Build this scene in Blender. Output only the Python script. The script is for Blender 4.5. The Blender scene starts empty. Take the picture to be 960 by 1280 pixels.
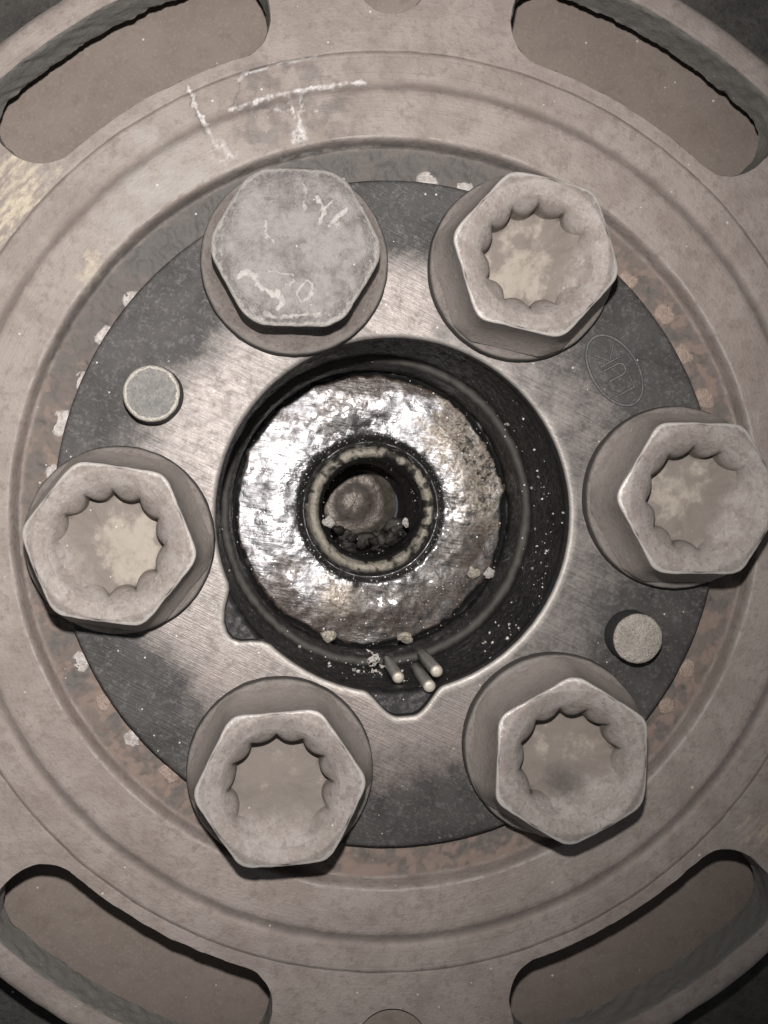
import bpy, math, random
import numpy as np
from mathutils import Vector, Matrix

random.seed(7)
rng = np.random.default_rng(11)
scene = bpy.context.scene
MM = 0.001
# ---------------------------------------------------------------- frame of the wheel
# wheel frame: x right, y up, z out of the wheel towards the viewer (mm, origin = wheel centre on the plate's face).
# In the world the wheel stands upright: (x, y, z) -> (x, -z, y).
WHEEL = Matrix.Rotation(math.radians(90), 4, 'X')

def W(p):
    return WHEEL @ (Vector(p) * MM)

# ---------------------------------------------------------------- camera
CAM = np.array([-14.5, 3.9, 170.0])
AIM = np.array([-1.0, 0.4, 0.0])
cd = bpy.data.cameras.new('camera')
cam = bpy.data.objects.new('camera', cd)
scene.collection.objects.link(cam)
cam.location = W(CAM)
cam.rotation_euler = (W(AIM) - W(CAM)).to_track_quat('-Z', 'Y').to_euler()
cd.sensor_fit = 'VERTICAL'
cd.sensor_height = 36
F_PX = 1706.0
cd.lens = 36 * F_PX / 1280
cd.clip_start = 0.005
cd.clip_end = 5.0
scene.camera = cam
scene.render.resolution_x, scene.render.resolution_y = 768, 1024

# ---------------------------------------------------------------- surroundings: a dark workshop
world = bpy.data.worlds.new('World')
scene.world = world
world.use_nodes = True
bg = world.node_tree.nodes['Background']
bg.inputs[0].default_value = (0.95, 0.97, 1.0, 1)
bg.inputs[1].default_value = 0.085

# ---------------------------------------------------------------- the phone's flash, just above the lens
ld = bpy.data.lights.new('phone_flash', 'SPOT')
ld.energy = 1.75
ld.color = (1.0, 0.938, 0.895)
ld.shadow_soft_size = 0.0025
ld.spot_size = math.radians(84)
ld.spot_blend = 1.0
lamp = bpy.data.objects.new('phone_flash', ld)
scene.collection.objects.link(lamp)
LAMP = np.array([-15.5, 26.0, 170.0])
lamp.location = W(LAMP)
lamp.rotation_euler = (W((-36, 26, 0)) - W(LAMP)).to_track_quat('-Z', 'Y').to_euler()

vs = scene.view_settings
vs.view_transform = 'Standard'
vs.look = 'None'
vs.exposure = 0.0
vs.gamma = 1.0
vs.use_curve_mapping = False
scene.render.engine = 'CYCLES'
scene.cycles.use_denoising = True
scene.cycles.max_bounces = 4
scene.cycles.use_adaptive_sampling = True
scene.cycles.adaptive_threshold = 0.02
scene.cycles.sample_clamp_indirect = 3.0

# ---------------------------------------------------------------- photo pixel <-> wheel frame
_f = (AIM - CAM) / np.linalg.norm(AIM - CAM)
_r = np.cross(_f, [0, 1, 0]); _r /= np.linalg.norm(_r)
_u = np.cross(_r, _f)

def at(px, py, z=0.0):
    d = _f * F_PX + _r * (px - 480) + _u * (640 - py)
    t = (z - CAM[2]) / d[2]
    return CAM + d * t

def to_px(P):
    d = np.asarray(P, float) - CAM
    k = F_PX / (d @ _f)
    return 480 + (d @ _r) * k, 640 - (d @ _u) * k

# ---------------------------------------------------------------- noise
def _hash(ix, iy, s):
    h = (ix.astype(np.int64) * 374761393 + iy.astype(np.int64) * 668265263 + s * 982451653) & 0xffffffff
    h = ((h ^ (h >> 13)) * 1274126177) & 0xffffffff
    h = h ^ (h >> 16)
    return (h & 0xffffff) / float(0xffffff)

def vnoise(x, y, s=0):
    x = np.asarray(x, float); y = np.asarray(y, float)
    ix = np.floor(x); iy = np.floor(y)
    fx = x - ix; fy = y - iy
    fx = fx * fx * (3 - 2 * fx); fy = fy * fy * (3 - 2 * fy)
    a = _hash(ix, iy, s); b = _hash(ix + 1, iy, s); c = _hash(ix, iy + 1, s); d = _hash(ix + 1, iy + 1, s)
    return (a * (1 - fx) + b * fx) * (1 - fy) + (c * (1 - fx) + d * fx) * fy

def fbm(x, y, s=0, o=4):
    t = 0; a = 0.5; n = 0
    for k in range(o):
        t = t + a * vnoise(np.asarray(x) * 2 ** k + 17.3 * k, np.asarray(y) * 2 ** k - 9.1 * k, s + k); n += a; a *= 0.5
    return t / n

def sstep(a, b, x):
    t = np.clip((np.asarray(x, float) - a) / (b - a), 0, 1)
    return t * t * (3 - 2 * t)

def seg_dist(x, y, pts):
    best = np.full(np.shape(x), 1e9)
    for (x0, y0), (x1, y1) in zip(pts[:-1], pts[1:]):
        dx, dy = x1 - x0, y1 - y0
        t = np.clip(((x - x0) * dx + (y - y0) * dy) / (dx * dx + dy * dy + 1e-9), 0, 1)
        best = np.minimum(best, np.hypot(x - x0 - t * dx, y - y0 - t * dy))
    return best

# ---------------------------------------------------------------- mesh helpers (vertices in mm)
def mesh(name, V, F, attrs=None, smooth=True):
    V = np.asarray(V, np.float32) * MM
    me = bpy.data.meshes.new(name)
    F = [np.asarray(f, np.int32) for f in (F if isinstance(F, list) else [F]) if len(f)]
    nl = sum(f.size for f in F); nf = sum(len(f) for f in F)
    me.vertices.add(len(V)); me.vertices.foreach_set('co', V.ravel())
    me.loops.add(nl); me.loops.foreach_set('vertex_index', np.concatenate([f.ravel() for f in F]))
    me.polygons.add(nf)
    tot = np.concatenate([np.full(len(f), f.shape[1], np.int32) for f in F])
    st = np.concatenate([[0], np.cumsum(tot)[:-1]]).astype(np.int32)
    me.polygons.foreach_set('loop_start', st)
    me.polygons.foreach_set('use_smooth', np.full(nf, smooth, bool))
    me.update(calc_edges=True)
    me.validate()
    for k, a in (attrs or {}).items():
        at_ = me.attributes.new(k, 'FLOAT', 'POINT')
        at_.data.foreach_set('value', np.asarray(a, np.float32).ravel())
    return me

def grid_faces(nr, nt, closed=True, off=0):
    i = np.arange(nr - 1)[:, None]; j = np.arange(nt if closed else nt - 1)[None, :]
    j2 = (j + 1) % nt
    return (np.stack([i * nt + j, (i + 1) * nt + j, (i + 1) * nt + j2, i * nt + j2], -1).reshape(-1, 4)) + off

def polar(R, T, Z):
    return np.stack([R * np.cos(T), R * np.sin(T), Z], -1).reshape(-1, 3)

def lathe(name, prof, nt=96, attrs=None, jitter=0.0, seed=0):
    """prof rows (r, z) from the outside in, seen from +z; faces look outwards"""
    p = np.array(prof, float)
    th = np.linspace(0, 2 * np.pi, nt, endpoint=False)
    R = np.repeat(p[:, :1], nt, 1); Z = np.repeat(p[:, 1:2], nt, 1); T = np.repeat(th[None], len(p), 0)
    if jitter:
        R = R + jitter * (fbm(R * np.cos(T) * 1.2 + 50, R * np.sin(T) * 1.2 + Z + 50, seed) - .5)
        Z = Z + jitter * .6 * (fbm(R * np.cos(T) * 1.2 + 80, R * np.sin(T) * 1.2 + Z + 20, seed + 5) - .5)
    V = polar(R, T, Z)
    f = grid_faces(len(p), nt)[:, ::-1]
    a = {k: np.repeat(np.array(v, float)[:, None], nt, 1) for k, v in (attrs or {}).items()}
    return mesh(name, V, f, a)

C = scene.collection.objects

def empty(name, loc, label, cat, group=None):
    o = bpy.data.objects.new(name, None)
    o.empty_display_size = 0.005
    C.link(o)
    o.location = W(loc)
    o.rotation_euler = (math.radians(90), 0, 0)
    o['label'] = label; o['category'] = cat
    if group: o['group'] = group
    return o

def part(name, me, mat, parent, loc=(0, 0, 0), rz=0.0, label=None):
    o = bpy.data.objects.new(name, me)
    C.link(o)
    if mat is not None and not me.materials: me.materials.append(mat)
    o.parent = parent
    o.location = Vector(loc) * MM
    o.rotation_euler = (0, 0, rz)
    if label: o['label'] = label
    return o

def single(name, me, mat, loc, label, cat, group=None, kind=None, rz=0.0):
    o = bpy.data.objects.new(name, me)
    C.link(o)
    if not me.materials: me.materials.append(mat)
    o.location = W(loc)
    o.rotation_euler = (Matrix.Rotation(math.radians(90), 3, 'X') @ Matrix.Rotation(rz, 3, 'Z')).to_euler()
    o['label'] = label; o['category'] = cat
    if group: o['group'] = group
    if kind: o['kind'] = kind
    return o

# ---------------------------------------------------------------- materials
class N:
    def __init__(s, name):
        s.m = bpy.data.materials.new(name); s.m.use_nodes = True
        s.t = s.m.node_tree; s.t.nodes.clear()
        s.out = s.t.nodes.new('ShaderNodeOutputMaterial')
        s.b = s.t.nodes.new('ShaderNodeBsdfPrincipled')
        s.t.links.new(s.b.outputs[0], s.out.inputs[0])
        tc = s.t.nodes.new('ShaderNodeTexCoord'); s.co = tc.outputs['Object']
        oi = s.t.nodes.new('ShaderNodeObjectInfo')
        ad = s.t.nodes.new('ShaderNodeVectorMath'); ad.operation = 'ADD'
        s.t.links.new(tc.outputs['Object'], ad.inputs[0]); s.t.links.new(oi.outputs['Random'], ad.inputs[1])
        s.co = ad.outputs[0]; s.raw = tc.outputs['Object']; s.cache = {}
    def put(s, sock, v):
        if isinstance(v, bpy.types.NodeSocket): s.t.links.new(v, sock)
        elif isinstance(v, tuple) and len(v) == 3 and sock.type == 'RGBA': sock.default_value = (*v, 1)
        else: sock.default_value = v
    def math(s, op, a, b=0.0, clamp=False):
        n = s.t.nodes.new('ShaderNodeMath'); n.operation = op; n.use_clamp = clamp
        s.put(n.inputs[0], a); s.put(n.inputs[1], b); return n.outputs[0]
    def mix(s, f, a, b):
        n = s.t.nodes.new('ShaderNodeMix'); n.data_type = 'RGBA'
        s.put(n.inputs[0], f); s.put(n.inputs[6], a); s.put(n.inputs[7], b); return n.outputs[2]
    def mixf(s, f, a, b):
        n = s.t.nodes.new('ShaderNodeMix'); n.data_type = 'FLOAT'
        s.put(n.inputs[0], f); s.put(n.inputs[2], a); s.put(n.inputs[3], b); return n.outputs[0]
    def noise(s, scale, detail=6, rough=.6, dist=0.0, co=None):
        key = (scale, detail, rough, dist, id(co))
        if co is None and key in s.cache: return s.cache[key]
        n = s.t.nodes.new('ShaderNodeTexNoise'); n.noise_dimensions = '3D'
        s.put(n.inputs['Vector'], co or s.co); s.cache[key] = n.outputs[0]
        n.inputs['Scale'].default_value = scale; n.inputs['Detail'].default_value = detail
        n.inputs['Roughness'].default_value = rough; n.inputs['Distortion'].default_value = dist
        return n.outputs[0]
    def vor(s, scale, co=None, feat='F1'):
        n = s.t.nodes.new('ShaderNodeTexVoronoi'); n.feature = feat
        s.put(n.inputs['Vector'], co or s.co); n.inputs['Scale'].default_value = scale
        return n
    def step(s, x, a, b):
        n = s.t.nodes.new('ShaderNodeMapRange'); n.interpolation_type = 'SMOOTHSTEP'
        s.put(n.inputs[0], x); n.inputs[1].default_value = a; n.inputs[2].default_value = b
        return n.outputs[0]
    def attr(s, name):
        n = s.t.nodes.new('ShaderNodeAttribute'); n.attribute_name = name; return n.outputs['Fac']
    def mask(s, name, scale=900, amount=.5, soft=.2):
        a = s.attr(name)
        nz = s.math('MULTIPLY', s.math('SUBTRACT', s.noise(1100 if scale > 800 else 550, 4, .65), .5), amount * 2)
        v = s.math('ADD', a, s.math('MULTIPLY', nz, s.step(a, 0.02, .25)))
        return s.step(v, .5 - soft, .5 + soft)
    def stretch(s, ang, sx, sy, sz=1):
        r = s.t.nodes.new('ShaderNodeMapping'); r.inputs['Rotation'].default_value = (0, 0, ang)
        s.put(r.inputs['Vector'], s.raw)
        m = s.t.nodes.new('ShaderNodeMapping'); m.inputs['Scale'].default_value = (sx, sy, sz)
        s.put(m.inputs['Vector'], r.outputs[0]); return m.outputs[0]
    def bump(s, h, dist, strength=1.0, prev=None):
        n = s.t.nodes.new('ShaderNodeBump'); n.inputs['Distance'].default_value = dist * MM
        n.inputs['Strength'].default_value = strength
        s.put(n.inputs['Height'], h)
        if prev is not None: s.put(n.inputs['Normal'], prev)
        return n.outputs[0]
    def specks(s, col, scale=600, size=.07, keep=.4, c=(.58, .56, .53)):
        v = s.vor(scale)
        rnd = s.math('FRACT', s.math('MULTIPLY', v.outputs['Color'], 7.3))
        siz = s.math('MULTIPLY', s.math('SUBTRACT', rnd, 1 - keep), size * 1.5 / keep)
        f = s.math('MULTIPLY', s.math('LESS_THAN', v.outputs['Distance'], siz), s.math('ADD', s.math('MULTIPLY', rnd, .6), .3))
        return s.mix(f, col, c)
    def done(s, col, rough, metal=0.0, normal=None, spec=.35, coat=0.0):
        s.put(s.b.inputs['Base Color'], col); s.put(s.b.inputs['Roughness'], rough); s.put(s.b.inputs['Metallic'], metal)
        s.put(s.b.inputs['Specular IOR Level'], spec)
        if not isinstance(coat, float):
            s.put(s.b.inputs['Coat Weight'], coat); s.b.inputs['Coat Roughness'].default_value = .12
        if normal is not None: s.put(s.b.inputs['Normal'], normal)
        return s.m

def dusty(name, ca, cb, cc, scale=250, rough=.75, metal=0.0, grit=.05, masks=(), speck=True, spec=.3, sp_scale=600, fine=2600, turned=False):
    n = N(name)
    n1 = n.noise(scale, 4, .62, .4); n2 = n.noise(scale * 4.3, 4, .7, 0); n3 = n.noise(fine, 2, .7)
    col = n.mix(n.step(n1, .36, .64), ca, cb)
    col = n.mix(n.math('MULTIPLY', n.step(n2, .48, .7), .75), col, cc)
    col = n.mix(n.math('MULTIPLY', n.step(n3, .5, .72), .22), col, tuple(min(1, c * 1.7) for c in cb))
    ro, me = rough, metal
    if turned:      # fine concentric tool marks left by the lathe
        fl = n.t.nodes.new('ShaderNodeVectorMath'); fl.operation = 'MULTIPLY'; n.put(fl.inputs[0], n.raw); fl.inputs[1].default_value = (1, 1, 0)
        ln = n.t.nodes.new('ShaderNodeVectorMath'); ln.operation = 'LENGTH'; n.put(ln.inputs[0], fl.outputs[0])
        cx = n.t.nodes.new('ShaderNodeCombineXYZ'); n.put(cx.inputs[0], n.math('ADD', n.math('MULTIPLY', ln.outputs['Value'], 3800), n.math('MULTIPLY', n1, 1.2)))
        tl = n.noise(1.0, 3, .7, 0, cx.outputs[0])
        tk = n.step(n.noise(60, 3, .6), .35, .65)
        col = n.mix(n.math('MULTIPLY', n.math('MULTIPLY', n.step(tl, .5, .72), tk), .42), col, tuple(c * .58 for c in ca))
        col = n.mix(n.math('MULTIPLY', n.step(n3, .56, .74), .5), col, tuple(c * .55 for c in cc))
    for (a, c, r_, m_, sc_, am) in masks:
        k = n.mask(a, sc_, am, .45 if a == 'under' and name in ('bolt_dusty_steel',) else .45 if a in ('tan', 'pale', 'yellow', 'brown', 'dirt', 'rust', 'groove', 'scratch', 'blot', 'gap', 'floor') else .2)
        col = n.mix(k, col, c); ro = n.mixf(k, ro, r_); me = n.mixf(k, me, m_)
    if speck: col = n.specks(col, sp_scale)
    hgt = n.math('ADD', n.math('MULTIPLY', n2, 2.4), n3)
    if turned: hgt = n.math('ADD', hgt, n.math('MULTIPLY', tl, .7))
    nb = n.bump(hgt, grit * 1.3, 1.0)
    return n.done(col, ro, me, nb, spec)

M_WEB = dusty('cast_iron_dusty', (.272, .234, .214), (.334, .296, .274), (.218, .181, .163), 170, .66, .12, .05,
              masks=[('brown', (.165, .142, .127), .75, 0, 500, .35), ('rust', (.235, .182, .157), .8, 0, 700, .7), ('dirt', (.105, .102, .099), .6, .05, 500, .4), ('groove', (.165, .142, .13), .8, 0, 700, .2), ('wall', (.235, .23, .216), .85, 0, 500, .2),
                     ('pale', (.355, .335, .318), .6, .15, 500, .5),
                     ('yellow', (.46, .41, .325), .55, .2, 900, .75), ('scratch', (.46, .447, .438), .5, .2, 1500, .8)], turned=True)
M_REAR = dusty('rear_disc_dust', (.205, .172, .152), (.228, .195, .174), (.18, .15, .132), 90, .8, 0, .02)
M_OUT = dusty('outer_grime', (.042, .041, .038), (.065, .063, .058), (.025, .025, .023), 300, .55, 0, .1)
M_BOLT = dusty('bolt_dusty_steel', (.262, .232, .214), (.335, .308, .292), (.195, .168, .152), 360, .62, .12, .03,
               masks=[('under', (.335, .30, .276), .75, 0, 900, .5), ('floor', (.205, .181, .162), .75, 0, 900, .35), ('wear', (.54, .515, .49), .45, .3, 900, .5), ('tan', (.37, .335, .29), .8, 0, 900, .9), ('blot', (.10, .091, .084), .55, 0, 900, .35)], sp_scale=800)  # blot: oily spot and painted cusp shade; under: sides lightened against grazing light
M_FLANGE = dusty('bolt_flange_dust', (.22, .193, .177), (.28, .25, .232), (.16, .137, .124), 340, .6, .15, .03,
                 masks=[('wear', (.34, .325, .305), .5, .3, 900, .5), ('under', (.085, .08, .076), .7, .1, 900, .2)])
M_SOLID = dusty('solid_bolt_zinc', (.165, .152, .149), (.22, .205, .202), (.125, .115, .112), 420, .55, .2, .06,
                masks=[('tan', (.275, .26, .254), .55, .15, 900, .9), ('wear', (.36, .348, .33), .5, .25, 900, .7),
                       ('scratch', (.40, .388, .372), .5, .2, 900, .8), ('under', (.06, .058, .056), .7, .1, 900, .2)], sp_scale=900)
M_PIN = dusty('dowel_steel', (.20, .20, .195), (.28, .275, .26), (.14, .14, .137), 800, .55, .35, .05,
              masks=[('wear', (.50, .48, .43), .45, .5, 1200, .9), ('under', (.045, .045, .045), .6, .2, 900, .1)], sp_scale=1400)
M_PIN2 = dusty('dowel_crusted', (.42, .395, .355), (.55, .52, .47), (.24, .22, .19), 700, .75, .1, .16,
               masks=[('under', (.06, .06, .061), .6, .2, 900, .1)], sp_scale=1400)
M_SCAL = dusty('exposed_metal', (.46, .43, .41), (.62, .60, .58), (.27, .185, .15), 1500, .5, .25, .03, speck=False)
M_SCALR = dusty('exposed_metal_rusted', (.38, .30, .255), (.46, .375, .325), (.27, .19, .155), 900, .65, .1, .08, speck=False)
M_CRUMB = dusty('crumb_metal', (.60, .585, .55), (.75, .74, .71), (.42, .40, .36), 3000, .35, .4, .02, speck=False)
M_CRUMBW = dusty('crumb_pale', (.58, .565, .53), (.68, .66, .63), (.42, .40, .36), 2500, .55, 0, .05, speck=False)
M_BURR = dusty('bright_burr', (.44, .425, .40), (.52, .51, .49), (.34, .325, .305), 1500, .5, .2, .03, speck=False)
M_NEEDLE = dusty('needle_steel', (.40, .385, .36), (.52, .505, .48), (.26, .245, .225), 900, .36, .35, .01,
                 masks=[('wear', (.46, .425, .375), .45, .3, 900, .2)], speck=False)

def plate_material():
    n = N('plate_worn_steel')
    pol_sheen = n.attr('polish_and_sheen'); warm = n.attr('warm')
    big = n.noise(160, 4, .62, .5); mid = n.noise(900, 5, .72, .3); fine = n.noise(2600, 3, .7)
    st1 = n.noise(1, 4, .6, 0, n.stretch(math.radians(27), 260, 5200, 500))
    st2 = n.noise(1, 3, .6, 0, n.stretch(math.radians(22), 120, 2600, 500))
    k = n.math('ADD', pol_sheen, n.math('MULTIPLY', n.math('SUBTRACT', mid, .5), .7))
    k = n.math('ADD', k, n.math('MULTIPLY', n.math('SUBTRACT', st1, .5), .55))
    k = n.math('ADD', k, n.math('MULTIPLY', n.math('SUBTRACT', fine, .5), .5))
    k = n.step(k, .0, 1.0)
    dark = n.mix(n.step(big, .35, .65), (.038, .0365, .036), (.062, .0595, .0585))
    dark = n.mix(n.math('MULTIPLY', n.step(n.math('ADD', n.math('MULTIPLY', mid, .5), n.math('MULTIPLY', fine, .5)), .48, .66), .6), dark, (.15, .145, .142))
    lite = n.mix(warm, (.28, .259, .247), (.262, .224, .208))
    lite = n.mix(n.math('MULTIPLY', n.step(st2, .42, .66), .4), lite, (.15, .138, .132))
    lite = n.mix(n.math('MULTIPLY', n.step(mid, .5, .7), .45), lite, (.14, .125, .12))
    col = n.mix(k, dark, lite)
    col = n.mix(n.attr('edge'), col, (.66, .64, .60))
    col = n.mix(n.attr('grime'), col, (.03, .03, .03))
    col = n.specks(col, 800, .07, .4)
    ro = n.mixf(k, .58, n.mixf(n.step(mid, .35, .7), .46, .60))
    me = n.mixf(k, .25, .5)
    hh = n.math('ADD', n.math('MULTIPLY', mid, .9), n.math('ADD', n.math('MULTIPLY', st1, 1.3), n.math('MULTIPLY', fine, .5)))
    nb = n.bump(hh, .045, 1.0)
    return n.done(col, ro, me, nb, .4)
M_PLATE = plate_material()
M_STAMP = dusty('stamped_line', (.10, .10, .102), (.13, .128, .128), (.08, .08, .08), 500, .5, .4, .02, speck=False)

def grease(name, c=(.009, .009, .0095), rough=.5, lump=.12):
    n = N(name)
    a = n.noise(320, 4, .6, .6); b = n.noise(1500, 4, .65)
    col = n.mix(n.step(a, .45, .7), c, tuple(x * 2.6 for x in c))
    col = n.mix(n.attr('lip'), col, (.10, .097, .09))
    col = n.specks(col, 900, .10, .5, (.8, .78, .72))
    nb = n.bump(a, lump * 2, .7); nb = n.bump(b, lump * .5, .7, nb)
    return n.done(col, n.mixf(n.step(b, .4, .6), rough, rough + .2), 0, nb, .45)
M_GREASE = grease('bore_grease')
M_CLOT = grease('dry_grease_clot', (.03, .028, .025), .6, .3)

def face_material():
    n = N('crank_face_oily_steel')
    oil = n.attr('oil'); tan = n.attr('tan'); blk = n.attr('black')
    a = n.noise(260, 4, .6, .8); b = n.noise(900, 5, .7, .5); c = n.noise(2500, 3, .7)
    st = n.noise(1, 4, .6, .2, n.stretch(math.radians(8), 260, 2200, 400))
    steel = n.mix(n.step(b, .4, .65), (.33, .336, .352), (.155, .153, .156))
    steel = n.mix(n.math('MULTIPLY', n.step(st, .5, .68), .8), steel, (.10, .098, .10))
    ko = n.step(n.math('ADD', oil, n.math('MULTIPLY', n.math('SUBTRACT', b, .5), 1.0)), .22, .74)
    kt = n.step(n.math('ADD', tan, n.math('MULTIPLY', n.math('SUBTRACT', b, .5), 1.2)), .25, .85)
    kb = n.step(n.math('ADD', blk, n.math('MULTIPLY', n.math('SUBTRACT', b, .5), 1.6)), .36, .66)
    brown = n.mix(n.step(c, .4, .65), (.042, .031, .026), (.105, .081, .07))
    col = n.mix(ko, steel, brown)
    col = n.mix(kt, col, n.mix(n.step(c, .4, .6), (.38, .34, .285), (.14, .115, .093)))
    col = n.mix(kb, col, (.018, .018, .018))
    col = n.specks(col, 1100, .11, .6, (.95, .94, .9))
    me = n.math('SUBTRACT', 1.0, n.math('MAXIMUM', n.math('MAXIMUM', ko, kb), n.math('MULTIPLY', kt, .7)), True)
    ro = n.mixf(n.math('MAXIMUM', ko, kb), n.mixf(kt, n.mixf(n.step(a, .35, .65), .30, .50), .55), .36)
    nb = n.bump(a, .27, .5); nb = n.bump(n.math('ADD', n.math('MULTIPLY', b, 2.0), c), .022, .8, nb); nb = n.bump(st, .06, .8, nb)
    return n.done(col, ro, me, nb, .5, coat=n.math('MULTIPLY', ko, .4))
M_FACE = face_material()
M_RIM = dusty('bore_rim_crusted', (.56, .52, .43), (.70, .66, .57), (.06, .058, .052), 520, .45, .3, .12, sp_scale=1300)
M_RIMG = dusty('bore_rim_greasy', (.44, .41, .34), (.54, .51, .44), (.30, .27, .22), 520, .5, .25, .12, masks=[('gap', (.03, .029, .027), .45, 0, 900, .35)], sp_scale=1300)
M_PLUG = dusty('bore_bottom_rust', (.10, .086, .075), (.17, .15, .134), (.06, .05, .043), 260, .4, .35, .03, sp_scale=1400)

# ================================================================ FLYWHEEL
R_SLOT, HALF_W, SLOT_C, SLOT_HALF = 65.5, 6.1, 5.3, math.radians(16.5)
WEB_Z, WEB_T = -0.3, 7.0

def slot_sdf(R, T):
    best = np.full(R.shape, 1e9); gu = np.zeros(R.shape); gv = np.zeros(R.shape)
    for k in range(6):
        c = math.radians(30 + 60 * k)
        c = math.radians(60 + 60 * k) if False else math.radians(60 * k)
        d = (T - c + np.pi) % (2 * np.pi) - np.pi
        u = d * R_SLOT; v = R - R_SLOT
        qx = np.abs(u) - (SLOT_HALF * R_SLOT - SLOT_C); qy = np.abs(v) - (HALF_W - SLOT_C)
        ox = np.maximum(qx, 0); oy = np.maximum(qy, 0)
        L = np.hypot(ox, oy)
        s = L + np.minimum(np.maximum(qx, qy), 0) - SLOT_C
        inside = L < 1e-9
        nx = np.where(inside, (qx > qy) * 1.0, ox / np.maximum(L, 1e-9)) * np.sign(u)
        ny = np.where(inside, (qx <= qy) * 1.0, oy / np.maximum(L, 1e-9)) * np.sign(v)
        m = s < best
        best = np.where(m, s, best); gu = np.where(m, nx, gu); gv = np.where(m, ny, gv)
    return best, gu, gv

HOLE_R, HOLE_C = 4.6, 66.9
def hole_sdf(R, T):
    best = np.full(R.shape, 1e9); gx = np.zeros(R.shape); gy = np.zeros(R.shape)
    X = R * np.cos(T); Y = R * np.sin(T)
    for k in range(6):
        a = math.radians(30 + 60 * k)
        dx = X - HOLE_C * math.cos(a); dy = Y - HOLE_C * math.sin(a)
        L = np.hypot(dx, dy); s = L - HOLE_R; m = s < best
        best = np.where(m, s, best); gx = np.where(m, dx / np.maximum(L, 1e-9), gx); gy = np.where(m, dy / np.maximum(L, 1e-9), gy)
    return best, gx, gy

SLOT_ROT = math.radians(0)
def web_profile(r):
    """height of the turned front of the flywheel (mm) at radius r"""
    pts = [(38, -2.3), (44.6, -2.3), (46.15, -2.15), (46.72, -0.1), (46.95, .22), (47.2, .32), (52.3, .30), (52.7, .20), (53.2, -.18), (53.6, -.34), (53.95, -.28),
           (54.35, -.08), (54.7, -.03), (57.35, -.02), (57.55, -.10), (57.75, -.34), (57.95, -.30), (73.6, -.30), (74.4, -.45), (75.0, -1.0), (75.2, -1.8)]
    return np.interp(r, [p[0] for p in pts], [p[1] for p in pts])

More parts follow.
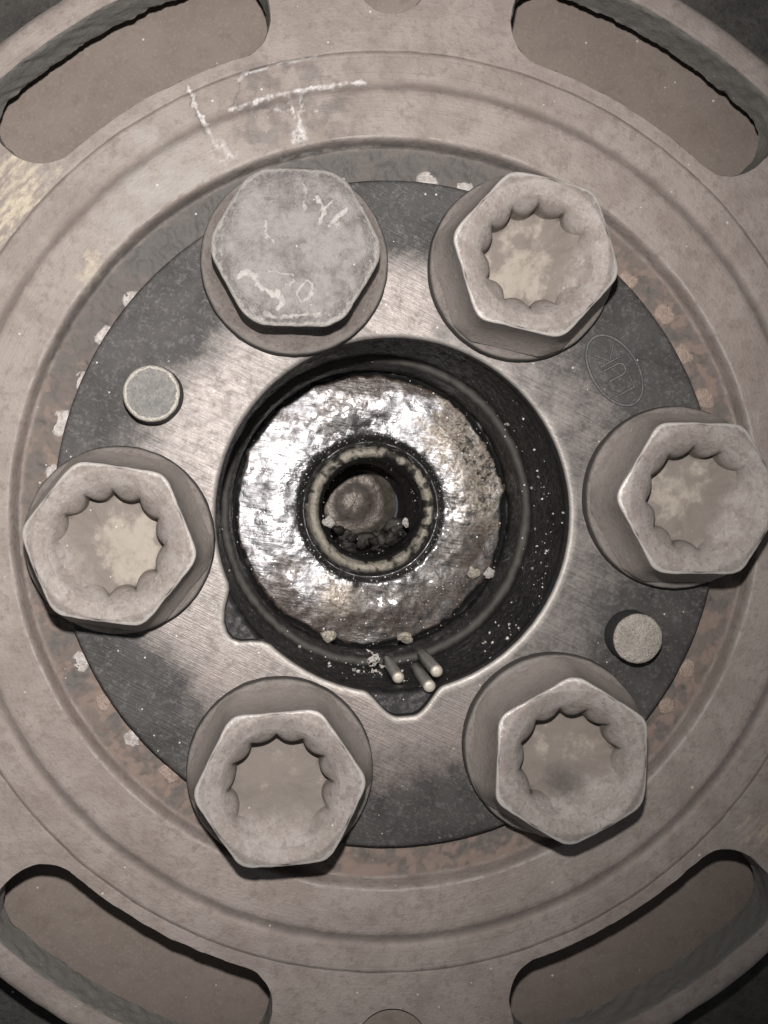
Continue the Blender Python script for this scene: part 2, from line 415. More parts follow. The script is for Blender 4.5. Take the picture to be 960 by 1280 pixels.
def build_web(fly):
    base = np.arange(39.5, 75.2, .27)
    extra = np.array([44.6, 44.9, 45.2, 45.7, 46.15, 46.3, 46.5, 46.72, 46.83, 46.95, 47.08, 47.2, 52.6, 52.75, 52.9, 53.05, 53.25, 53.55, 53.9, 54.1, 54.25, 54.38, 54.5,
                      57.35, 57.45, 57.55, 57.65, 57.75, 57.85, 57.95, 73.6, 74.0, 74.4, 74.7, 75.0, 75.2])
    rs = np.array([r for r in base if np.min(np.abs(extra - r)) > .1])
    rs = np.sort(np.concatenate([rs, extra]))
    nt = 1440
    th = np.linspace(0, 2 * np.pi, nt, endpoint=False)
    R, T = np.meshgrid(rs, th, indexing='ij')
    off = .28 * (fbm(R * np.cos(T) * .55 + 90, R * np.sin(T) * .55 + 90, 3, 4) - .5)
    # slots stand at 60 degree steps from 0, 60, 120 ... degrees
    s1, gu, gv = slot_sdf(R, T); s1 = s1 + off
    s2, gx, gy = hole_sdf(R, T)
    sd = np.minimum(s1, s2)
    q = grid_faces(len(rs), nt)
    keep = sd.ravel()[q].min(1) > 0
    removed_v = np.zeros(sd.size, bool); removed_v[q[~keep].ravel()] = True
    used = np.zeros(sd.size, bool); used[q[keep].ravel()] = True
    edge = removed_v & used
    em = edge.reshape(R.shape)
    us = s1 < s2
    a = em & us
    T = T - np.where(a, gu * s1 / R_SLOT, 0); R2 = R - np.where(a, gv * s1, 0)
    b = em & ~us
    X = R2 * np.cos(T) - np.where(b, gx * s2, 0); Y = R2 * np.sin(T) - np.where(b, gy * s2, 0)
    RR = np.hypot(X, Y)
    # the two turned edges wander a little, as machined cast iron with dirt on it does
    wob = .22 * (fbm(X * .35 + 40, Y * .35 + 40, 21, 3) - .5)
    Z = web_profile(RR + wob)
    Z = Z + .10 * (fbm(X * .5 + 200, Y * .5 + 200, 8, 5) - .5) + .05 * (fbm(X * 2.1 + 10, Y * 2.1, 31, 3) - .5)
    rec = sstep(46.6, 45.4, RR)
    Z = Z + rec * (.16 * sstep(.49, .52, fbm(X * .55 + 10, Y * .55 + 70, 77, 5)) + .12 * sstep(.5, .54, fbm(X * 1.1 + 60, Y * 1.1 + 70, 79, 4)) - .1)
    px, py = to_px(np.stack([X, Y, Z], -1))
    # --- what the surface carries: rust, dirt, wear, scratches, and a painted edge glint
    nz = fbm(X * .30 + 5, Y * .30 + 5, 41, 4); nz2 = fbm(X * .75 + 5, Y * .75 + 5, 51, 4); nz3 = fbm(X * 2.2, Y * 2.2, 61, 3)
    ang = np.degrees(np.arctan2(Y, X))
    lowright = sstep(-.3, .5, (X * .75 - Y * .65) / 47)
    upleft = sstep(.35, .95, (-X * .30 + Y * .92) / 47)
    rust = rec * sstep(.46, .62, nz2 + .07 * lowright - .10 * upleft - .02) * .85
    rust = np.maximum(rust, rec * .8 * sstep(.56, .62, vnoise(ang / 4.2 + .4, RR * .05, 5)) * sstep(46.4, 45.0, RR) * sstep(.35, .5, nz2) * sstep(10, -20, Y))
    brown = rec * .95
    dirt = np.maximum(rec * (.15 + .75 * upleft) * sstep(.40, .56, nz + .1 * upleft), sstep(47.1, 46.3, RR) * sstep(.1, .7, upleft) * .6)
    dirt = np.maximum(dirt, rec * .55 * sstep(.52, .62, fbm(X * .6 + 90, Y * .6 + 33, 66, 4)))
    groove = np.maximum(np.exp(-((RR - 53.5 + wob) / .62) ** 2) * (.62 + .5 * (nz - .4)), np.exp(-((RR - 57.7 + wob) / .16) ** 2) * (.3 + .9 * (nz2 - .3)))
    patch = sstep(285, 300, px) * sstep(470, 430, px) * sstep(70, 80, py) * sstep(190, 180, py)
    dirt = np.maximum(dirt, patch * .42 * sstep(.3, .55, nz2))
    pale = np.clip(1.0 * np.exp(-(((px - 200) / 130) ** 2 + ((py - 240) / 130) ** 2)) * (.2 + nz), 0, 1) * (RR < 53.2) * (RR > 47.2) * .9
    pale = np.maximum(pale, .7 * np.exp(-(((px - 180) / 26) ** 2 + ((py - 170) / 20) ** 2)))
    pale = np.maximum(pale, (np.abs(RR - 47.12 + wob) < .16) * sstep(.42, .62, nz2 + .12 * lowright) * .6)  # recess edge catching light, painted as a broken pale line
    streak = fbm((X + Y) * .3, (X - Y) * 2.2, 71, 4)
    yel = np.exp(-(((px - 12) / 62) ** 2 + ((py - 250) / 78) ** 2)) * sstep(57.4, 58.4, RR) * (.1 + 3.0 * (streak - .33))
    yel = np.maximum(yel, .75 * np.exp(-(((px - 952) / 30) ** 2 + ((py - 1040) / 34) ** 2)) * (.1 + 2.6 * (streak - .33)) * sstep(57.4, 58.4, RR))
    yel = np.maximum(yel, .55 * np.exp(-(((px - 118) / 26) ** 2 + ((py - 330) / 60) ** 2)) * sstep(.4, .7, nz2) * (np.abs(RR - 48) < 1.6))
    def line(pts, w, jag=3.0):
        d = seg_dist(px + jag * (nz3 - .5) * 4, py + jag * (fbm(X * 1.9 + 7, Y * 1.9, 91, 3) - .5) * 4, pts)
        return sstep(w * 1.6, w * .4, d)
    scr = line([(236, 108), (246, 138), (262, 166), (272, 184)], 2.0, 2.0)
    scr = np.maximum(scr, .58 * sstep(24, 8, np.hypot((px - 278) * .9, py - 190)) * sstep(.38, .55, nz3))
    scr = np.maximum(scr, line([(289, 137), (330, 123), (372, 114), (410, 108), (456, 104)], 3.0, 1.6) * (.62 + .4 * sstep(.3, .6, nz3)))
    scr = np.maximum(scr, line([(304, 92), (345, 81), (400, 70)], 1.6, 1.5) * sstep(.35, .5, nz2) * .9)
    scr = np.maximum(scr, line([(304, 92), (300, 100)], 3, 1) * .8)
    scr = np.maximum(scr, line([(361, 120), (366, 140), (368, 158)], 1.7, 2) * .8)
    scr = np.maximum(scr, line([(377, 120), (374, 150), (380, 176), (366, 178)], 1.7, 2) * .8)
    scr = np.maximum(scr, .62 * sstep(16, 5, np.hypot(px - 374, (py - 168) * .8)) * sstep(.35, .5, nz3))
    scr = np.maximum(scr, .5 * line([(318, 208), (365, 196), (420, 186), (475, 182)], 1.7, 1))
    scr = np.maximum(scr, .55 * sstep(14, 3, np.abs(py - 140)) * sstep(300, 330, px) * sstep(460, 400, px) * sstep(.62, .72, nz3))
    cut = np.maximum(line([(233, 110), (243, 140), (259, 170)], 1.6), line([(300, 100), (294, 125), (288, 140)], 1.6))
    scr = scr * (.55 + .75 * sstep(.3, .7, fbm(X * 1.2 + 3, Y * 1.2 + 8, 93, 4)))
    Z = Z - .10 * cut + .05 * np.clip(scr, 0, 1)
    V = np.stack([X, Y, Z], -1).reshape(-1, 3)
    att = dict(brown=brown, rust=rust, dirt=np.maximum(dirt, cut * .55), groove=groove, pale=pale, yellow=yel, scratch=scr)
    att = {k: np.asarray(v).ravel() for k, v in att.items()}
    F = q[keep][:, ::-1]
    # --- walls of the openings, rough as cast
    n0 = len(V); allV = [V]; wf = []; cnt = n0; wl = [np.zeros(n0)]
    def wall(cx, cy, nx, ny):
        nonlocal cnt
        n = len(cx); rows = [0.0, -.12, -.5, -1.2, -2.0, -2.8, -3.6, -4.4, -5.2, -6.0, -6.6, -WEB_T]
        o0 = .28 * (fbm(cx * .55 + 90, cy * .55 + 90, 3, 4) - .5)
        z0 = web_profile(np.hypot(cx, cy)) - .01
        arc = np.concatenate([[0], np.cumsum(np.hypot(np.diff(cx), np.diff(cy)))])
        for i, dz in enumerate(rows):
            rg = (.55 * (fbm(cx * .9 + dz * .5, cy * .9 + dz * .9, 15, 5) - .5) + .10 - dz * .03) if i > 1 else (.03 if i else -.02)
            k = -o0 - rg
            allV.append(np.stack([cx + nx * k, cy + ny * k, z0 + dz], -1)); wl.append(np.full(n, 0.0 if i == 0 else .9))
        a = np.arange(n); b = (a + 1) % n
        for i in range(len(rows) - 1):
            p = cnt + i * n
            wf.append(np.stack([p + a, p + b, p + n + b, p + n + a], -1))
        cnt += n * len(rows)
    Lu, Lv = SLOT_HALF * R_SLOT - SLOT_C, HALF_W - SLOT_C
    pu, pv, nu, nv = [], [], [], []
    def arcc(cu, cv, a0):
        for t in np.linspace(a0, a0 + 90, 26):
            c_, s_ = math.cos(math.radians(t)), math.sin(math.radians(t))
            pu.append(cu + SLOT_C * c_); pv.append(cv + SLOT_C * s_); nu.append(c_); nv.append(s_)
    arcc(Lu, Lv, 0)
    for t in np.linspace(1, -1, 110)[1:-1]: pu.append(Lu * t); pv.append(HALF_W); nu.append(0); nv.append(1)
    arcc(-Lu, Lv, 90); arcc(-Lu, -Lv, 180)
    for t in np.linspace(-1, 1, 110)[1:-1]: pu.append(Lu * t); pv.append(-HALF_W); nu.append(0); nv.append(-1)
    arcc(Lu, -Lv, 270)
    pu, pv, nu, nv = map(np.array, (pu, pv, nu, nv))
    for k in range(6):
        t = math.radians(60 * k) + pu / R_SLOT; r = R_SLOT + pv
        wall(r * np.cos(t), r * np.sin(t), nv * np.cos(t) - nu * np.sin(t), nv * np.sin(t) + nu * np.cos(t))
        a = math.radians(30 + 60 * k); t = np.linspace(0, 2 * np.pi, 90, endpoint=False)
        wall(HOLE_C * math.cos(a) + HOLE_R * np.cos(t), HOLE_C * math.sin(a) + HOLE_R * np.sin(t), np.cos(t), np.sin(t))
    V2 = np.concatenate(allV); nw = len(V2) - n0
    for k in att: att[k] = np.concatenate([att[k], np.zeros(nw)])
    att['wall'] = np.concatenate(wl)
    # outer side of the disc
    th_i = np.arange(nt); top = (len(rs) - 1) * nt + th_i
    lo = V2[top].copy(); lo[:, 2] = -14
    up = V2[top].copy()
    n1 = len(V2); V2 = np.concatenate([V2, up, lo])
    for k in att: att[k] = np.concatenate([att[k], np.full(2 * nt, .9 if k == 'wall' else 0)])
    of = np.stack([n1 + th_i, n1 + (th_i + 1) % nt, n1 + nt + (th_i + 1) % nt, n1 + nt + th_i], -1)
    part('web', mesh('web', V2, np.concatenate([F] + wf + [of[:, ::-1]]), att), M_WEB, fly)

fly = empty('flywheel', (0, 0, 0), 'dusty brown cast iron flywheel with curved slots and turned rings around the dark plate', 'flywheel')
# slots lie 30 degrees off the vertical: rotate the pattern so that spokes stand at 90 and 270 degrees
build_web(fly)

# shallow plugs closing the round holes in the spokes
plug = lathe('spoke_plug', [(4.9, -2.6), (4.75, -1.75), (4.5, -1.55), (3.5, -1.5), (2.2, -1.5), (1, -1.5), (.01, -1.5)], 48, None, .12, 2)
for k in range(6):
    a = math.radians(30 + 60 * k)
    part('spoke_plug', plug, M_REAR, fly, (HOLE_C * math.cos(a), HOLE_C * math.sin(a), 0))

# hub bore with its lip, black with grease
hb = [(27.5, -2.35), (23.2, -2.35), (22.7, -2.5), (22.45, -3.0)] + [(22.4, z) for z in np.linspace(-4, -25, 22)] + \
     [(22.35, -25.8), (22.1, -26.2), (21.8, -26.4), (21.5, -26.6), (21.3, -27.0), (21.2, -27.8)] + [(21.15, z) for z in np.linspace(-29, -38.6, 8)]
lipa = [0] * 26 + [.35, .75, 1, .8, .5, .2] + [0] * 8
part('hub_bore', lathe('hub_bore', hb, 360, {'lip': lipa}, .5, 4), M_GREASE, fly)
part('outer_rim', lathe('outer_rim', [(125, -13.5), (100, -13.5), (92, -13), (86, -15), (80, -14.2), (78.5, -16.5), (74.5, -17), (70, -17)], 240, None, 1.6, 9), M_OUT, fly)

# scallops of bare metal peeping out beside the plate
def scallop(name, px, py, size, m, seed):
    c = at(px, py, -2.2)
    a0 = math.atan2(c[1], c[0])
    r_ = random.Random(seed)
    n = 14; V = []; top = []
    for k in range(n):
        t = 2 * math.pi * k / n
        rr = size * 1.08 * (1 + .16 * r_.uniform(-1, 1))
        x_ = rr * .85 * math.cos(t); V.append((x_, rr * math.sin(t), -.22 * x_))
    bot = [(x * 1.08, y * 1.08, -.45) for x, y, _ in V]
    mid = [(x * .8, y * .8, .03 - .25 * x + .03 * r_.uniform(-1, 1)) for x, y, _ in V]
    vv = V + bot + mid + [(0, 0, .08)]
    f4 = [(k, n + k, n + (k + 1) % n, (k + 1) % n) for k in range(n)] + [(2 * n + k, k, (k + 1) % n, 2 * n + (k + 1) % n) for k in range(n)]
    f3 = [(3 * n, 2 * n + k, 2 * n + (k + 1) % n) for k in range(n)]
    part(name, mesh(name, vv, [np.array(f4), np.array(f3)], None, True), m, fly, (c[0] - .35 * math.cos(a0), c[1] - .35 * math.sin(a0), -2.02), a0)

for i, (x, y, s, m) in enumerate([(162, 373, 1.15, 0), (129, 419, 1.3, 0), (100, 475, 1.25, 0), (73, 529, 1.5, 0), (62, 590, 1.0, 0), (535, 222, 1.15, 0), (581, 230, 1.0, 0),
                                  (788, 347, 1.3, 1), (833, 391, 1.35, 1), (858, 441, 1.3, 1), (884, 497, 1.3, 1), (862, 838, 1.2, 1), (836, 884, 1.1, 1),
                                  (98, 828, 1.2, 0), (126, 880, 1.0, 1), (162, 926, 1.0, 0), (208, 970, 1.3, 1), (757, 302, 1.0, 1)]):
    scallop('metal_scallop', x, y, s, (M_SCAL, M_SCALR)[m], i)

# disc behind the slots
single('rear_disc', lathe('rear_disc', [(79, -16.5), (78.8, -13.3), (77, -13.2)] + [(r, -13.2) for r in np.arange(75, 51, -1.5)] + [(50, -15)], 240, None, .12, 6), M_REAR, (0, 0, 0),
       'plain brown dusty disc seen through the curved slots of the flywheel', 'disc')

# ================================================================ RETAINING PLATE
plate = empty('retaining_plate', (0, 0, 0), 'dark worn steel ring plate under the bolts, polished around its central hole', 'plate')
R_HOLE, R_PLATE, PLATE_T = 22.2, 41.7, 2.1
HC = at(495, 645)
def hole_r(T):
    d = np.degrees(T) % 360
    r = np.full(np.shape(T), R_HOLE)
    # rounded notch at the bottom, flared entry
    a = d - 274.2
    r = r + 3.0 * sstep(13.5, 2.0, np.abs(a + 1.0))
    # small squarer notch at the lower left
    r = r + np.interp(d, [202, 204, 206.5, 209, 212, 215, 217, 219, 221, 223.5, 226], [0, .25, 1.0, 1.9, 2.7, 3.1, 3.05, 2.5, 1.4, .4, 0])
    return r

def build_plate():
    nt = 1080
    th = np.linspace(0, 2 * np.pi, nt, endpoint=False)
    hr = hole_r(th) + .05 * (fbm(th * 30, th * 0 + 3, 5, 3) - .5)
    rows = [('h', 0.0, -PLATE_T), ('h', 0.0, -.55), ('h', .10, -.22), ('h', .32, -.05), ('h', .62, 0.0)]
    RR, ZZ = [], []
    for _, o, z in rows:
        RR.append(hr + o); ZZ.append(np.full(nt, z))
    for s in np.linspace(.03, .985, 66):
        RR.append((hr + .62) * (1 - s) + (R_PLATE - .25) * s); ZZ.append(np.zeros(nt))
    for r, z in [(R_PLATE - .25, 0), (R_PLATE - .08, -.06), (R_PLATE, -.22), (R_PLATE + .02, -PLATE_T)]:
        RR.append(np.full(nt, r) + .06 * (fbm(th * 40, th * 0 + 9, 6, 3) - .5)); ZZ.append(np.full(nt, z))
    R = np.array(RR); Z = np.array(ZZ); T = np.repeat(th[None], len(R), 0)
    k = sstep(R_PLATE, R_HOLE, R)       # the hole's centre stands a hair off the rim's
    X = R * np.cos(T) + (HC[0]) * k * .6; Y = R * np.sin(T) + HC[1] * k * .6
    Z = Z + .04 * (fbm(X * .4 + 30, Y * .4 + 30, 12, 3) - .5)
    px, py = to_px(np.stack([X, Y, Z], -1))
    n1 = fbm(X * .14 + 3, Y * .14 + 9, 14, 4); n2 = fbm(X * .5 + 3, Y * .5 + 9, 24, 4)
    D = np.hypot(X, Y)
    inner = sstep(38.5, 26, D)
    ang = np.arctan2(Y, X)
    side = .62 + .38 * np.cos(ang - math.radians(200))          # flash sheen on the left and below painted into the worn polish
    pol_sheen = inner * (.35 + .75 * side) + .5 * (n2 - .5) + .5 * (n1 - .5)
    pol_sheen = pol_sheen - .9 * np.exp(-(((px - 180) / 70) ** 2 + ((py - 400) / 55) ** 2)) - .5 * np.exp(-(((px - 490) / 60) ** 2 + ((py - 270) / 45) ** 2))
    pol_sheen = pol_sheen - .5 * np.exp(-(((px - 800) / 70) ** 2 + ((py - 430) / 80) ** 2)) - .8 * np.exp(-(((px - 820) / 60) ** 2 + ((py - 830) / 80) ** 2))
    pol_sheen = pol_sheen - .7 * np.exp(-(((px - 500) / 120) ** 2 + ((py - 1045) / 34) ** 2)) - .6 * np.exp(-(((px - 170) / 50) ** 2 + ((py - 880) / 60) ** 2))
    pol_sheen = pol_sheen + .55 * np.exp(-(((px - 500) / 40) ** 2 + ((py - 375) / 40) ** 2))  # flash highlight above the hole painted in as extra polish
    warm = np.clip(sstep(-10, -36, Y) * .9 + .6 * (n1 - .4), 0, 1)
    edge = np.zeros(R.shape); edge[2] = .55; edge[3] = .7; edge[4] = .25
    edge = edge * (.55 + .45 * np.cos(T - math.radians(300)))  # polished chamfer, painted brighter at lower right where light catches it
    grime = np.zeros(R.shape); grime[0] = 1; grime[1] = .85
    part('ring', mesh('ring', np.stack([X, Y, Z], -1).reshape(-1, 3), grid_faces(len(R), nt),
                      dict(polish_and_sheen=np.clip(pol_sheen, 0, 1), warm=warm, edge=np.clip(edge, 0, 1), grime=grime)), M_PLATE, plate)
build_plate()

def stroke_mesh(name, polys, w=.2, h=.1, z=0.0):
    """raised strokes with bevelled flanks along 2-D polylines (mm)"""
    V, F = [], []
    for pts, closed in polys:
        pts = [np.array(p, float) for p in pts]
        n = len(pts); base = len(V)
        for i, p in enumerate(pts):
            a = pts[(i - 1) % n] if (closed or i > 0) else p
            b = pts[(i + 1) % n] if (closed or i < n - 1) else p
            t = (b - a) / (np.linalg.norm(b - a) + 1e-9); nn = np.array([-t[1], t[0]])
            for o, zz in ((-w, -.05), (-w * .45, h), (w * .45, h), (w, -.05)):
                V.append((*(p + nn * o), z + zz))
        m = n if closed else n - 1
        for i in range(m):
            j = (i + 1) % n
            for c in range(3):
                F.append((base + i * 4 + c, base + j * 4 + c, base + j * 4 + c + 1, base + i * 4 + c + 1))
        if not closed:
            for i in (0, n - 1):
                q = (base + i * 4, base + i * 4 + 1, base + i * 4 + 2, base + i * 4 + 3)
                F.append(q if i == 0 else q[::-1])
    f = np.array(F)[:, ::-1]
    return mesh(name, V, f, None, False)

# the stamped oval with its three letters
oc = at(768, 463)
oval = [((4.9 * math.cos(t), 2.95 * math.sin(t))) for t in np.linspace(0, 2 * math.pi, 56, endpoint=False)]
orot = math.radians(123)
mark = part('stamped_oval', stroke_mesh('stamped_oval', [(oval, True)], .24, .12), M_STAMP, plate, (oc[0], oc[1], 0.02), orot)
lrot = math.radians(-5)
part('letter', stroke_mesh('letter', [([(-3.05, 1.35), (-3.05, -1.3), (-1.45, -1.3)], False)], .2, .11), M_STAMP, mark, (0, 0, 0), lrot)
part('letter', stroke_mesh('letter', [([(-.95, 1.3), (-.95, -.8), (-.7, -1.25), (-.2, -1.4), (.3, -1.25), (.55, -.8), (.55, 1.3)], False)], .2, .11), M_STAMP, mark, (0, 0, 0), lrot)
part('letter', stroke_mesh('letter', [([(1.2, 1.45), (1.2, -1.4)], False), ([(2.9, 1.4), (1.3, .05), (2.95, -1.35)], False)], .2, .11), M_STAMP, mark, (0, 0, 0), lrot)

# ================================================================ BOLTS
HEAD_H, AF2 = 12.4, 8.95
def hexr(t, af=AF2, rc=9.95):
    d = (t + math.pi / 6) % (math.pi / 3) - math.pi / 6
    r = af / np.cos(d)
    k = 7.0
    return -np.log(np.exp(-k * r) + np.exp(-k * rc)) / k    # soft minimum: corners rounded by wear

def flange_mesh(seed):
    prof = [(11.5, -.02), (11.55, .6), (11.5, 1.7), (11.38, 2.2), (11.15, 2.5), (10.85, 2.72), (10.4, 3.15), (9.8, 3.8), (9.2, 4.7), (8.4, 5.6), (8.0, 5.8)]
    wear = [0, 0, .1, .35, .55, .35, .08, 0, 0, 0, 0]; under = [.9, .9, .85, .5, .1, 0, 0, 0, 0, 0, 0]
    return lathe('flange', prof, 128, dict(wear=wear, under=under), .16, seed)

def head_mesh(seed, socket, rz=0.0, base=None):
    nt = 240 if socket else 480
    th = np.linspace(0, 2 * np.pi, nt, endpoint=False)
    hx = hexr(th) if socket else hexr(th, 9.05, 9.75)
    rch = 8.75
    rows = []    # (R, Z, wear, under)
    if not socket: rch = 8.15
    slope = .38 if socket else .40
    zt = HEAD_H - slope * np.maximum(hx - rch, 0) - .10
    tp = ((1.17, 3.4, .55), (1.12, 4.6, .6), (1.075, 5.9, .6), (1.04, 7.4, .55), (1.018, 9.0, .5), (1.006, 10.2, .4)) if socket else ((1.03, 3.0, .9), (1.02, 4.6, .9), (1.012, 6.2, .9), (1.006, 8.0, .85))  # hollow heads: sides painted lighter to make up for grazing light
    for f, z, u in tp: rows.append((np.minimum(hx * f, 11.35 - .16 * (z - 2.9)), np.full(nt, z), 0, u))
    rows.append((hx, zt - .16, .1, .2 if socket else .5)); rows.append((hx - .01, zt - .08, .8, 0)); rows.append((hx - .07, zt + .03, 1.0, 0)); rows.append((hx - .22, zt + .09, .8, 0))
    for s in (.35, .7):
        r = (hx - .22) * (1 - s) + rch * s; rows.append((r, HEAD_H - .08 - slope * np.maximum(r - rch, 0), .5 - .3 * s, 0))
    rows.append((np.full(nt, rch - .1), np.full(nt, HEAD_H - .04), .15, 0))
    if not socket:
        for r in np.arange(7.9, .2, -.12): rows.append((np.full(nt, r), np.full(nt, HEAD_H), 0, 0))
        rows.append((np.full(nt, .02), np.full(nt, HEAD_H), 0, 0))
    else:
        for r, dz in ((8.45, -.03), (8.1, -.14), (7.7, -.29), (7.3, -.46), (6.97, -.62)): rows.append((np.full(nt, r), np.full(nt, HEAD_H + dz), .1, 0))
    R = np.array([r[0] for r in rows]); Z = np.array([r[1] for r in rows]); T = np.repeat(th[None], len(R), 0)
    wear = np.array([np.full(nt, r[2]) for r in rows]); und = np.array([np.full(nt, r[3]) for r in rows])
    X = R * np.cos(T); Y = R * np.sin(T)
    am = .16
    dz = am * (fbm(X * .55 + seed * 7.1, Y * .55 + 3, seed, 4) - .5) * sstep(4.0, 8.0, Z)
    dr = .16 * (fbm(X * .8 + seed * 3.3 + 40, Y * .8 + Z * .3, seed + 40, 3) - .5) * sstep(6.5, 8.5, R)
    R = R + dr; Z = Z + dz; X = R * np.cos(T); Y = R * np.sin(T)
    tan = np.zeros(R.shape)
    if not socket:
        q = fbm(X * .35 + 2, Y * .35 + 5, 88, 4)
        tan = .75 * sstep(.35, .8, q + .22 * np.exp(-(((X - 3.5) / 5) ** 2 + ((Y + 2) / 5) ** 2)) + .2 * np.exp(-(((X + 3) / 4) ** 2 + ((Y + 5) / 3) ** 2))) * (Z > HEAD_H - .7)
        Z = Z + .16 * (fbm(X * .9, Y * .9, 33, 5) - .5) * (Z > HEAD_H - .7)
    scr = np.zeros(R.shape)
    if not socket:
        GX = X * math.cos(rz) - Y * math.sin(rz) + base[0]; GY = X * math.sin(rz) + Y * math.cos(rz) + base[1]
        px, py = to_px(np.stack([GX, GY, Z], -1))
        n3 = fbm(X * 2.6 + 9, Y * 2.6, 13, 3); n4 = fbm(X * 2.6 + 40, Y * 2.6 + 7, 14, 3)
        qx = px + 7 * (n3 - .5); qy = py + 7 * (n4 - .5)
        for pts, w, a in (([(397, 247), (403, 256), (404, 266), (400, 278)], 2.6, 1), ([(404, 262), (415, 252)], 2.0, .9), ([(411, 282), (420, 273), (433, 262)], 2.2, 1),
                          ([(416, 277), (425, 281)], 1.6, .8), ([(332, 275), (333, 296), (343, 302)], 1.4, .7),
                          ([(373, 374), (371, 366), (376, 356), (384, 352), (391, 357), (390, 367), (384, 374), (377, 377), (373, 374)], 1.7, .75),
                          ([(318, 346), (326, 360), (341, 368), (352, 371)], 3.2, .9), ([(346, 364), (353, 378), (348, 386)], 3.4, .9),
                          ([(336, 338), (352, 340), (366, 344), (369, 352), (358, 357)], 1.6, .8), ([(378, 226), (382, 240), (380, 262)], 1.6, .5),
                          ([(300, 345), (310, 340), (318, 344)], 4, .7), ([(330, 393), (350, 396), (410, 392)], 2.0, .7)):
            scr = np.maximum(scr, a * sstep(w * 1.6, w * .5, seg_dist(qx, qy, pts)))
        scr = scr * (Z > HEAD_H - 1.2) * (.45 + 1.0 * fbm(X * 1.7, Y * 1.7, 23, 3))
        Z = Z + .10 * np.clip(scr, 0, 1)
    return mesh('head', np.stack([X, Y, Z], -1).reshape(-1, 3), grid_faces(len(R), nt)[:, ::-1], dict(wear=wear, under=und, tan=tan, scratch=np.clip(scr, 0, 1))), dz

def socket_mesh(seed, srot, dustdir, dust, fdir, fill, blot=None):
    nt = 288
    th = np.linspace(0, 2 * np.pi, nt, endpoint=False)
    t = ((th - srot) / (2 * np.pi) * 12) % 1.0
    kl = np.floor((th - srot) / (2 * np.pi) * 12).astype(int) % 12
    lobe = (1 - np.abs(2 * t - 1) ** 2.4) * (.72 + .5 * np.random.default_rng(seed).random(12))[kl]
    rows = []
    top = HEAD_H
    for r, dz, a in ((7.0, -.60, 0), (6.68, -.80, .0), (6.42, -1.14, .10), (6.24, -1.6, .36), (6.12, -2.1, .66), (6.05, -2.7, .86), (6.0, -3.3, .9), (5.98, -4.2, .9), (5.95, -5.2, .9), (5.92, -5.75, .9), (5.85, -5.95, .86)):
        rows.append((r - a * lobe * .9, np.full(nt, top + dz)))
    last = rows[-1][0]
    for s in (.88, .74, .6, .46, .32, .18, .06, .004):
        rows.append((last * s, np.full(nt, top - 6.0 - .25 * (1 - s))))
    R = np.array([r[0] for r in rows]); Z = np.array([r[1] for r in rows]); T = np.repeat(th[None], len(R), 0)
    X = R * np.cos(T); Y = R * np.sin(T)
    Z = Z + .16 * (fbm(X * .55 + seed * 7.1, Y * .55 + 3, seed, 4) - .5) * sstep(6.0, 6.9, R)
    Z = Z + .5 * (fbm(X * .5 + seed * 3.1, Y * .5 + 13, seed + 9, 4) - .5) * sstep(5.4, 4.5, R)
    dp = top - 6.2 + fill * sstep(-3.6, 6.6, X * fdir[0] + Y * fdir[1] + 1.6 * (fbm(X * .5 + seed, Y * .5, seed + 3, 3) - .5))
    kk = 3.0
    Z = np.where(R < 6.75, np.log(np.exp(kk * (Z - top)) + np.exp(kk * (np.minimum(dp, top - .75) - top))) / kk + top, Z)
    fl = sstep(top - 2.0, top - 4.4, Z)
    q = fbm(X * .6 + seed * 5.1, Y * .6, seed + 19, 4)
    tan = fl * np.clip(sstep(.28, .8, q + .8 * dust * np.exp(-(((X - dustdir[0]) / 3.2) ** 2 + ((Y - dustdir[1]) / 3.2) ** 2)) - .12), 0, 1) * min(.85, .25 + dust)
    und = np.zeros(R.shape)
    cusp_shade = sstep(.38, .05, lobe / (lobe.max() + 1e-9))[None] * np.array([0, 0, .15, .5, .9, 1, 1, 1, 1, 1, .8] + [0] * (len(R) - 11))[:, None]
    cusp_shade = cusp_shade * sstep(top - 2.2, top - 3.4, dp) * .9  # shade in the socket's cusp grooves painted dark, carried in blot
    return mesh('socket', np.stack([X, Y, Z], -1).reshape(-1, 3), grid_faces(len(R), nt)[:, ::-1], dict(wear=0 * tan, under=und, tan=tan, floor=.85 * sstep(top - 1.0, top - 3.2, Z), blot=np.exp(-(((X - blot[0]) / 2.5) ** 2 + ((Y - blot[1]) / 1.9) ** 2)) * .8 + cusp_shade if blot else cusp_shade))

